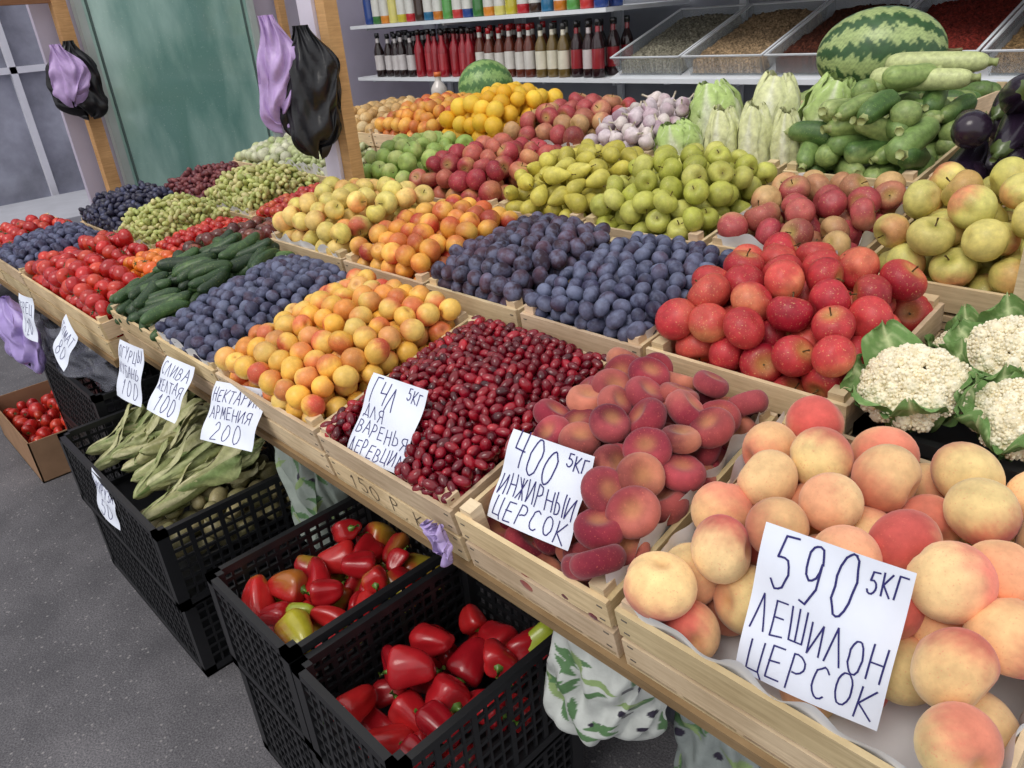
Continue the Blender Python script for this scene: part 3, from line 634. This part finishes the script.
# ------------------------------------------------------------------ black plastic crates
def black_crate(x0, x1, y0, y1, z0, z1):
    mb = MB(); t = .006
    box(mb, (x0, y0, z0), (x1, y1, z0 + .006))
    for (a, b) in (((x0, y0), (x1, y0 + .014)), ((x0, y1 - .014), (x1, y1)), ((x0, y0), (x0 + .014, y1)), ((x1 - .014, y0), (x1, y1))):
        box(mb, (a[0], a[1], z1 - .018), (b[0], b[1], z1 - .001)); box(mb, (a[0], a[1], z0), (b[0], b[1], z0 + .025))
    e = .028
    for cx in (x0, x1 - e):
        for cy in (y0, y1 - e): box(mb, (cx, cy, z0), (cx + e, cy + e, z1 - .001))
    nh = int((z1 - z0) / .03)
    for i in range(1, nh):
        z = z0 + .02 + i * (z1 - z0 - .035) / nh
        wd_ = .008
        box(mb, (x0 + .004, y0 + .003, z), (x1 - .004, y0 + .003 + t, z + wd_)); box(mb, (x0 + .004, y1 - .003 - t, z), (x1 - .004, y1 - .003, z + wd_))
        box(mb, (x0 + .003, y0 + .004, z), (x0 + .003 + t, y1 - .004, z + wd_)); box(mb, (x1 - .003 - t, y0 + .004, z), (x1 - .003, y1 - .004, z + wd_))
    nx = int((x1 - x0) / .024)
    for i in range(1, nx):
        x = x0 + i * (x1 - x0) / nx; w = .011 if i % 3 == 0 else .005
        box(mb, (x - w / 2, y0 + .002, z0), (x + w / 2, y0 + .008, z1 - .005)); box(mb, (x - w / 2, y1 - .008, z0), (x + w / 2, y1 - .002, z1 - .005))
    ny = int((y1 - y0) / .024)
    for i in range(1, ny):
        y = y0 + i * (y1 - y0) / ny; w = .011 if i % 3 == 0 else .005
        box(mb, (x0 + .002, y - w / 2, z0), (x0 + .008, y + w / 2, z1 - .005)); box(mb, (x1 - .008, y - w / 2, z0), (x1 - .002, y + w / 2, z1 - .005))
    return mb.build('plastic_crate', [M['black']])
black_crate(-2.28, -1.6, .34, .74, 0, .235); black_crate(-2.3, -1.58, .33, .73, .235, .46)
black_crate(-1.305, -.99, .34, .73, 0, .26); black_crate(-1.31, -.99, .335, .73, .26, .5)
black_crate(-.985, -.69, .34, .73, 0, .25); black_crate(-.985, -.685, .335, .735, .25, .485)
black_crate(-3.62, -3.06, .62, .98, 0, .27); black_crate(-3.62, -3.06, .62, .98, .27, .52)
black_crate(-2.95, -2.36, .46, .82, 0, .25); black_crate(-2.95, -2.36, .46, .82, .25, .5)
black_crate(-.335, .02, .905, 1.245, .8, .925)
pp = dict(base=[(164, 26, 34), (182, 36, 38), (146, 18, 30)], stem=(96, 130, 54), var=.08)
def loose(name, x0, x1, y0, y1, z, n, kind, r, pal, mat, mode='az', q=1.0, tilt=.3, heap=.03, sc=1.0):
    cr = Crate(x0, x1, y0, y1, z, z, .3); P = pts_pile(cr.W, cr.D, r * 1.0, heap, 0, 2, iters=30, jit=.5); N = len(P)
    pr = getp(kind, q); mb = MB(); instance(mb, pr, cr.f(P), rots(N, mode, tilt=tilt), r * sc * rng.normal(1, .12, N), paint(pr, N, pal), .12); return mb.build(name, [M[mat]])
ppm = dict(base=[(168, 26, 34), (184, 38, 38), (186, 176, 52), (150, 160, 50)], w=[.55, .3, .09, .06], stem=(96, 130, 54), var=.08)
loose('bell_pepper_pile', -1.29, -1.0, .36, .715, .45, 20, 'pepper', .032, ppm, 'gloss', q=1.2, tilt=.5)
loose('bell_pepper_pile', -.965, -.70, .36, .715, .41, 20, 'pepper', .033, pp, 'gloss', q=1.2, tilt=.5)
mb = MB(); pr = getp('pepper', 1.2); instance(mb, pr, np.array([[-.745, .685, .43]]), rots(1, 'az', az=1.2, spread=.01), np.array([.032]), paint(pr, 1, dict(base=[(168, 180, 60)], stem=(96, 130, 54))))
mb.build('green_bell_pepper', [M['gloss']])

# corn in husks
def corn(mb, pos, dirv, L, r):
    d = np.array(dirv, float); d /= np.linalg.norm(d); x = np.cross(d, [0, 0, 1.]); x /= np.linalg.norm(x); y = np.cross(x, d); B = np.stack([x, y, d], 1)
    V, Q, T, P, Th = sph(20, 24, lambda p, t: (r * (1 - np.abs(Cc(p)) ** 2.2) ** .6 * Cc(t), r * (1 - np.abs(Cc(p)) ** 2.2) ** .6 * S(t), L / 2 * Cc(p)))
    st = (.5 + .5 * S(10 * Th))[:, None]; mb.add(V @ B.T + pos, Q, T, lin((176, 180, 128)) * (1 - st) + lin((144, 158, 100)) * st)
    for k in range(10):
        th = rng.uniform(0, 2 * PI); ph = rng.uniform(0, 6); fl = rng.uniform(.2, 1.5); ll = L * rng.uniform(.7, 1.35); hue = rng.uniform(0, 1); ww = rng.uniform(.4, .9)
        def fn(u, v):
            rr = r * 1.08 * (1 - np.abs(2 * v - 1) ** 2.4) ** .5 + .06 * fl * sm(.35, 1, v) + .006 * S(20 * v + ph + 4 * u) * v; t = th + u * (ww * (1 - v ** 1.5) + .06) + .6 * v * v
            return np.stack([rr * Cc(t), rr * S(t), -L / 2 + ll * v], -1) @ B.T + pos
        def cf(u, v):
            s = (.5 + .5 * S(22 * u))[..., None]; g2 = lin((112, 138, 78)) * hue + lin((176, 170, 122)) * (1 - hue); g3 = lin((166, 176, 118)) * hue + lin((210, 204, 164)) * (1 - hue); return g3 * s + g2 * (1 - s)
        sheet(mb, fn, 9, 16, cf)
    for k in range(14):   # silk tuft
        a = rng.uniform(0, 2 * PI); p0 = np.array([0, 0, L / 2 - .01]); p2 = p0 + np.array([.018 * math.cos(a), .018 * math.sin(a), .035 * rng.uniform(.6, 1.3)])
        v, q, t = tube([p0, (p0 + p2) / 2 + rng.normal(0, .003, 3), p2], [.0012, .001, .0008], 4); mb.add(v @ B.T + pos, q, t, lin((150, 112, 70)))
mb = MB()
for i in range(18):
    x = -2.2 + (i % 9) * .056; corn(mb, np.array([x + rng.normal(0, .012), .52 + rng.normal(0, .03), .385 + .045 * (i // 9) + rng.uniform(0, .03) + .01]), (rng.normal(.0, .35), 1, rng.normal(.05, .12)), .22, .021)
mb.build('corn_cobs', [M['leaf']])
po = dict(base=[(150, 140, 104), (130, 126, 88)], stem=(90, 90, 60))
loose('potato_pile', -1.84, -1.6, .35, .72, .385, 10, 'oval', .027, po, 'apple', q=.8)

# cardboard box with red tomatoes
mb = MB(); x0, x1, y0, y1, z1 = -3.55, -2.98, .33, .6, .17
for a, b in (((x0, y0, 0), (x1, y0 + .005, z1)), ((x0, y1 - .005, 0), (x1, y1, z1)), ((x0, y0, 0), (x0 + .005, y1, z1)), ((x1 - .005, y0, 0), (x1, y1, z1)), ((x0, y0, 0), (x1, y1, .005))): box(mb, a, b)
mb.build('cardboard_box', [M['card']])
loose('tomato_pile', x0 + .01, x1 - .01, y0 + .01, y1 - .01, .13, 20, 'tomato', .027, tm, 'gloss', q=.7)

# ------------------------------------------------------------------ bags
def bag(mb, pos, w, h, dp, color, seed, yaw=0, nu=90, nv=80, print_=False, mi=0, neck=.2, top=.35):
    rg = np.random.default_rng(seed); ph = rg.uniform(0, 6, 12)
    th = np.arange(nu) * 2 * PI / nu; v = np.linspace(0, 1, nv); Vv, Th = np.meshgrid(v, th, indexing='ij')
    a = neck + (1 - neck) * sm(0, top, Vv); close = np.sqrt(np.clip(1 - (np.clip(Vv - .82, 0, 1) / .18) ** 2, 0.0, 1)); a = a * (.15 + .85 * close)
    f = 1 + .09 * S(5 * Th + ph[0] + .8 * Vv) + .07 * np.abs(S(6 * Th + ph[1] + .5 * S(5 * Vv + ph[7]))) + .05 * S(15 * Th + ph[2] + 1.5 * S(4 * Vv)) * (1.2 - Vv) + .06 * np.abs(S(8 * Vv + ph[3] + 1.5 * S(2 * Th + ph[8]))) + .03 * S(19 * Vv + 5 * S(3 * Th + ph[9]))
    x = w / 2 * a * f * Cc(Th) + .012 * S(5 * Vv + ph[4]); y = dp / 2 * a * f * S(Th) + .006 * S(17 * Vv + 4 * S(3 * Th + ph[5])); z = -h * Vv + .025 * S(2 * Th + ph[6]) * Vv ** 2 + .012 * S(7 * Th + ph[10]) * Vv ** 3
    c, s = math.cos(yaw), math.sin(yaw); V = np.stack([x * c - y * s, x * s + y * c, z], -1) + pos
    Cl = np.ones(V.shape) * lin(color)
    if print_:
        U = (Th - PI) / PI * 2.2; W_ = Vv * 3
        for i in range(90):
            cu, cv, an = rg.uniform(-2.2, 2.2), rg.uniform(.3, 2.8), rg.uniform(0, PI); du, dv = U - cu, W_ - cv
            l = du * math.cos(an) + dv * math.sin(an); t = -du * math.sin(an) + dv * math.cos(an)
            if i % 4 == 0: m = (l / .08) ** 2 + (t / .065) ** 2 < 1; Cl[m] = lin((44, 38, 56))
            else: m = (np.abs(l) < .24) & (np.abs(t) < .055 * (1 - (l / .24) ** 2)); Cl[m] = lin((86, 120, 80) if i % 3 else (134, 156, 104))
    Q = grid_faces(nu, nv, True)[:, ::-1]
    mb.add(V.reshape(-1, 3), Q, None, Cl.reshape(-1, 3), mi)
mb = MB(); bag(mb, np.array([-.53, .62, .715]), .17, .27, .1, (190, 194, 190), 3, .15, 200, 220, True, neck=.75); mb.build('olive_print_bag', [M['bag']])
mb = MB(); bag(mb, np.array([-.42, .76, .64]), .14, .42, .12, (140, 148, 146), 9, .15, 160, 160, True, neck=.7); mb.build('olive_print_bag', [M['bag']])
mb = MB(); bag(mb, np.array([-1.44, .66, .70]), .16, .4, .1, (150, 160, 152), 4, .0, 200, 200, True, neck=.8); mb.build('olive_print_bag', [M['bag']])
mb = MB(); bag(mb, np.array([-.28, .95, .60]), .2, .58, .16, (60, 62, 70), 19, .3); bag(mb, np.array([-.6, 1.05, .64]), .3, .6, .2, (70, 72, 80), 29, .3); mb.build('dark_bag', [M['bag']])
mb = MB(); bag(mb, np.array([-1.94, 1.13, 1.445]), .14, .305, .07, (26, 26, 30), 5, .9, top=.35, neck=.25); mb.build('black_carrier_bag', [M['bag']])
mb = MB(); bag(mb, np.array([-1.985, 1.07, 1.475]), .105, .255, .05, (186, 158, 208), 6, .9, top=.45, neck=.3); mb.build('purple_carrier_bag', [M['bag']])
mb = MB(); bag(mb, np.array([-4.12, 1.2, 1.46]), .2, .31, .1, (24, 24, 28), 7, 1.1, top=.4); mb.build('black_carrier_bag', [M['bag']])
mb = MB(); bag(mb, np.array([-4.04, 1.14, 1.45]), .14, .23, .06, (186, 158, 208), 8, 1.1, top=.5, neck=.3); mb.build('purple_carrier_bag', [M['bag']])
mb = MB(); bag(mb, np.array([-2.74, .40, .76]), .2, .22, .08, (164, 144, 204), 10, 0); mb.build('purple_carrier_bag', [M['bag']])
mb = MB(); bag(mb, np.array([-2.75, .55, .66]), .6, .2, .16, (130, 132, 142), 12, 0, neck=.9); mb.build('grey_film_bag', [M['film']])
mb = MB(); bag(mb, np.array([-.735, .497, .80]), .03, .03, .008, (176, 156, 206), 14, 0, neck=.7); mb.build('purple_bag_scrap', [M['bag']])

# ------------------------------------------------------------------ posts / partition / walls
mb = MB(); pc = lin((214, 208, 222)); box(mb, (-2.035, 1.19, 0), (-1.962, 1.255, 2.7), pc); mb.build('metal_post', [M['paint']])
mb = MB(); box(mb, (-1.96, 1.2, .9), (-1.917, 1.24, 2.7), lin((216, 176, 126))); mb.build('wooden_batten', [M['wood']])
mb = MB(); box(mb, (-.262, 1.25, .9), (-.237, 1.262, 1.15), lin((214, 200, 170))); mb.build('wooden_batten', [M['wood']])
X = -4.3
gm, nt, p = new_mat('tinted_glass'); co = objco(nt)
mp = nt.nodes.new('ShaderNodeMapping'); mp.inputs['Scale'].default_value = (1, 2.2, .7); nt.links.new(co, mp.inputs['Vector'])
n = noise_node(nt, 1.7, 5, .5, mp.outputs[0])
r = ramp(nt, n.outputs[0], .38, .62, tuple(lin((118, 164, 154))) + (1,), tuple(lin((188, 224, 212))) + (1,))  # pale stretched streaks paint reflections into the glass base colour
n2 = noise_node(nt, 60, 3, .5, co); r2 = ramp(nt, n2.outputs[0], .6, .75, (.08, .08, .08, 1), (.35, .35, .35, 1)); nt.links.new(r2.outputs[0], p.inputs['Roughness'])
n3 = noise_node(nt, 140, 2, .5, co); r3 = ramp(nt, n3.outputs[0], .68, .72, (0, 0, 0, 1), (.35, .35, .35, 1)); nt.links.new(mix(nt, r3.outputs[0], r.outputs[0], (.8, .85, .82)), p.inputs['Base Color'])
p.inputs['Specular IOR Level'].default_value = .8
mb = MB(); box(mb, (X - .01, 1.36, .05), (X + .01, 2.2, 2.6), mi=1)
fr = lin((186, 196, 192))
for y in (1.33, 2.2): box(mb, (X - .02, y, 0), (X + .03, y + .035, 2.7), fr)
box(mb, (X - .02, 1.33, .0), (X + .03, 2.23, .05), fr); box(mb, (X - .02, 1.33, 2.6), (X + .03, 2.23, 2.7), fr)
box(mb, (X + .0, 1.385, .07), (X + .018, 1.395, 2.58), lin((90, 110, 106))); box(mb, (X + .0, 2.17, .07), (X + .018, 2.18, 2.58), lin((90, 110, 106)))
mb.build('door_1', [M['paint'], gm])
mb = MB(); box(mb, (X + .03, 1.22, 0), (X + .09, 1.28, 2.7), lin((216, 172, 124))); box(mb, (X + .03, 2.36, 0), (X + .07, 2.4, 2.7), lin((216, 172, 124)))
box(mb, (X + .03, .2, 1.62), (X + .08, 1.22, 1.66), lin((150, 110, 84))); mb.build('wooden_batten', [M['wood']])
box_obj('wall_left', (X - .06, 1.15, 0), (X - .022, 3.5, 2.8), M['mauve'])
box_obj('wall_back', (-4.36, 3.42, 0), (1.2, 3.46, 2.8), M['wallback'])
box_obj('shade_ceiling', (-4.36, 2.4, 2.8), (1.2, 3.46, 2.84), M['shelf'])  # unseen roof strip, added to keep sky light off the back wall
box_obj('wall_shopfront', (-6.2, -3, 0), (-6.1, 3.46, 3.2), M['mauve'])
dm = simple('dark_window_glass', (150, 152, 166), .15, .6, nv=.4, ns=3)
mb = MB()
for y in (-1.6, .1, 1.0, 1.9):
    box(mb, (-6.09, y, .5), (-6.08, y + .8, 2.4), mi=1)
    for a, b in (((y - .05, .45), (y, 2.45)), ((y + .8, .45), (y + .85, 2.45)), ((y + .38, .45), (y + .42, 2.45)), ((y - .05, 2.4), (y + .85, 2.45)), ((y - .05, .45), (y + .85, .5)), ((y - .05, 1.3), (y + .85, 1.34))):
        box(mb, (-6.098, a[0], a[1]), (-6.04, b[0], b[1]))
mb.build('window_1', [M['white'], dm])
mb = MB(); box(mb, (-5.9, .2, .5), (-5.0, 1.6, .54), lin((180, 182, 190)))
for a in (-5.88, -5.06):
    for b_ in (.24, 1.54): box(mb, (a, b_, 0), (a + .04, b_ + .04, .5), lin((120, 120, 128)))
mb.build('market_table', [M['paint']])

# ground
gmat, nt, p = new_mat('asphalt'); co = objco(nt)
n = noise_node(nt, 230, 3, .7, co); r = ramp(nt, n.outputs[0], .38, .68, tuple(lin((78, 77, 82))) + (1,), tuple(lin((126, 124, 128))) + (1,))
n2 = noise_node(nt, 3.5, 7, .65, co); r2 = ramp(nt, n2.outputs[0], .35, .65, (.66, .66, .67, 1), (1.14, 1.13, 1.12, 1))
vo = nt.nodes.new('ShaderNodeTexVoronoi'); vo.inputs['Scale'].default_value = 60; nt.links.new(co, vo.inputs['Vector']); r3 = ramp(nt, vo.outputs['Distance'], .14, .24, (1, 1, 1, 1), (0, 0, 0, 1))
n4 = noise_node(nt, 30, 2, .5, co); r4 = ramp(nt, n4.outputs[0], .48, .54, (0, 0, 0, 1), (.6, .6, .6, 1))
cc_ = mix(nt, 1.0, r.outputs[0], r2.outputs[0], 'MULTIPLY'); fm = mix(nt, 1.0, r3.outputs[0], r4.outputs[0], 'MULTIPLY'); cc_ = mix(nt, fm, cc_, tuple(lin((160, 156, 156))))
nt.links.new(cc_, p.inputs['Base Color']); p.inputs['Roughness'].default_value = .85
b = nt.nodes.new('ShaderNodeBump'); b.inputs['Strength'].default_value = .3; b.inputs['Distance'].default_value = .003; nt.links.new(n.outputs[0], b.inputs['Height']); nt.links.new(b.outputs[0], p.inputs['Normal'])
box_obj('ground', (-14, -8, -.1), (6, 8, 0), gmat)

# ------------------------------------------------------------------ shelves, bottles, bins
TA = math.radians(17)
def slant(V, y0=2.79, z0=1.132):
    V = np.array(V, float); dy = V[:, 1] - y0; dz = V[:, 2] - z0
    V[:, 1] = y0 + dy * math.cos(TA) - dz * math.sin(TA); V[:, 2] = z0 + dy * math.sin(TA) + dz * math.cos(TA); return V
mb = MB()
for z in (1.13, 1.41):
    box(mb, (-4.2, 2.78, z - .018), (-2.27 if z > 1.3 else .3, 3.4, z - .0005))
    for x in np.arange(-4.1, .3, .7):
        if z > 1.3 and x > -2.3: continue
        box(mb, (x, 3.35, z - .1), (x + .02, 3.4, z - .018)); box(mb, (x, 2.82, z - .03), (x + .012, 3.4, z - .018))
box(mb, (-2.26, 2.78, 1.47), (.3, 3.4, 1.4875)); 
for x in np.arange(-4.1, .3, .7): box(mb, (x - .005, 3.395, .0), (x + .03, 3.415, 2.4))
box(mb, (-2.26, 2.795, 1.12), (.1, 3.37, 1.1305), f=slant)
mb.build('shelving_unit', [M['shelf']])
def lathe(mb, prof, pos, n=16):
    V = []; Cl = []
    th = np.arange(n) * 2 * PI / n
    for (r, z, c) in prof: V.append(np.stack([r * Cc(th), r * S(th), np.full(n, z)], -1)); Cl.append(np.tile(lin(c), (n, 1)))
    V = np.concatenate(V) + pos; mb.add(V, grid_faces(n, len(prof), True)[:, ::-1], None, np.concatenate(Cl))
def bottle(mb, pos, liq, lab, cap, h=.235, r=.029):
    e = .0003; L = lab if lab else liq
    lathe(mb, [(.001, 0, liq), (r * .9, 0, liq), (r, .006, liq), (r, h * .16, liq), (r, h * .16 + e, L), (r, h * .5, L), (r, h * .5 + e, liq), (r, h * .58, liq), (r * .75, h * .68, liq), (r * .42, h * .77, liq), (r * .38, h * .8, L), (r * .38, h * .88, L), (r * .38, h * .885, cap), (r * .46, h * .89, cap), (r * .46, h * .99, cap), (r * .4, h, cap), (.001, h, cap)], pos)
mb = MB(); xs = np.arange(-4.0, -2.3, .072)
for i, x in enumerate(xs):
    if i < 5: a = ((40, 26, 26), (206, 200, 200), (30, 30, 34))
    elif i < 12: a = ((150, 24, 38), None if i % 2 else (170, 44, 54), (40, 30, 30))
    elif i < 18: a = ((96, 44, 30), (216, 212, 206), (180, 30, 40))
    elif i < 21: a = ((110, 90, 50), (226, 220, 200), (60, 60, 60))
    else: a = ((44, 22, 26), (150, 40, 50) if i % 2 else (210, 200, 200), (30, 30, 34))
    for dy in (0, .09, .18): bottle(mb, np.array([x + rng.normal(0, .004), 2.83 + dy + rng.normal(0, .006), 1.13]), *a, h=.235 * rng.uniform(.96, 1.02))
mb.build('sauce_bottles', [M['bottle']])
mb = MB(); cols = [(40, 70, 140), (200, 190, 60), (200, 120, 40), (60, 120, 60), (190, 40, 50), (90, 160, 80), (220, 140, 50), (60, 40, 30), (200, 60, 60), (220, 210, 120), (40, 110, 150)]
for i, x in enumerate(np.arange(-4.05, -2.3, .078)):
    for dy in (0, .1): bottle(mb, np.array([x, 2.83 + dy, 1.41]), cols[(i * 3) % 11], (216, 216, 210) if i % 3 else None, cols[(i + 2) % 11], .25, .033)
mb.build('drink_bottles', [M['bottle']])
sp = [(136, 132, 116), (160, 136, 106), (84, 46, 34), (120, 44, 36), (138, 112, 78), (100, 68, 50)]
x = -2.24
for i in range(6):
    w = .34; zs = 1.1325; h = .085; y0, y1 = 2.80, 3.34; t = .003
    mb = MB()
    def ft(V, x=x, w=w, zs=zs, h=h):
        V = V.copy(); k = (V[:, 2] - zs) / h; cx = x + w / 2; cy = 3.07; V[:, 0] = cx + (V[:, 0] - cx) * (.92 + .08 * k); V[:, 1] = cy + (V[:, 1] - cy) * (.94 + .06 * k); return slant(V)
    for a, b in (((x, y0, zs), (x + w, y0 + t, zs + h)), ((x, y1 - t, zs), (x + w, y1, zs + h)), ((x, y0, zs), (x + t, y1, zs + h)), ((x + w - t, y0, zs), (x + w, y1, zs + h)), ((x, y0, zs), (x + w, y1, zs + t))):
        box(mb, a, b, f=ft)
    for a, b in (((x - .006, y0 - .006, zs + h - .005), (x + w + .006, y0 + t, zs + h)), ((x - .006, y1 - t, zs + h - .005), (x + w + .006, y1 + .006, zs + h)), ((x - .006, y0, zs + h - .005), (x + t, y1, zs + h)), ((x + w - t, y0, zs + h - .005), (x + w + .006, y1, zs + h))):
        box(mb, a, b, mi=1, f=ft)
    mb.build('plastic_bin', [M['clear'], M['shelf']])
    mb = MB(); g = 50; u, v = np.meshgrid(np.linspace(-1, 1, g), np.linspace(-1, 1, g)); zz = zs + .05 + .012 * (1 - u ** 2) + .006 * S(4 * u + i) * S(3 * v) + rng.normal(0, .003, u.shape)
    edge = (np.maximum(np.abs(u), np.abs(v)) > .99); zz = np.where(edge, zs + .006, zz)
    cv = lin(sp[i]) * rng.uniform(.5, 1.5, (g * g, 1))
    mb.add(slant(np.stack([x + w / 2 + u * w * .455, 3.07 + v * .248, zz], -1).reshape(-1, 3)), grid_faces(g, g)[:, ::-1], None, cv); mb.build('dried_spices', [M['spice']])
    x += .36
mb = MB(); bottle(mb, np.array([-2.72, 2.2, 1.06]), (206, 200, 196), None, (220, 110, 50), .16, .035); mb.build('plastic_bottle', [M['bottle']])

# ------------------------------------------------------------------ light, world, camera
w = bpy.data.worlds.new('World'); scene.world = w; w.use_nodes = True; nt = w.node_tree; bg = nt.nodes['Background']
bg.inputs[0].default_value = (.96, .965, .99, 1); bg.inputs[1].default_value = .98
sd = bpy.data.lights.new('sun', 'SUN'); sd.energy = 1.4; sd.angle = math.radians(30); sd.color = (1, .95, .88)
so = bpy.data.objects.new('sun', sd); scene.collection.objects.link(so); so.location = (0, -3, 5)
so.rotation_euler = Vector((-.1, .8, -1.1)).to_track_quat('-Z', 'Y').to_euler()
cam = bpy.data.cameras.new('camera'); co_ = bpy.data.objects.new('camera', cam); scene.collection.objects.link(co_)
cam.sensor_width = 36; cam.lens = 26.72; cam.clip_start = .02
Rm = Matrix(((.6989, -.2701, .6623), (.7113, .3624, -.6027), (-.0773, .8923, .4453)))
co_.matrix_world = Matrix.Translation((0, 0, 1.45)) @ Rm.to_quaternion().to_matrix().to_4x4()
scene.camera = co_
scene.view_settings.view_transform = 'Standard'
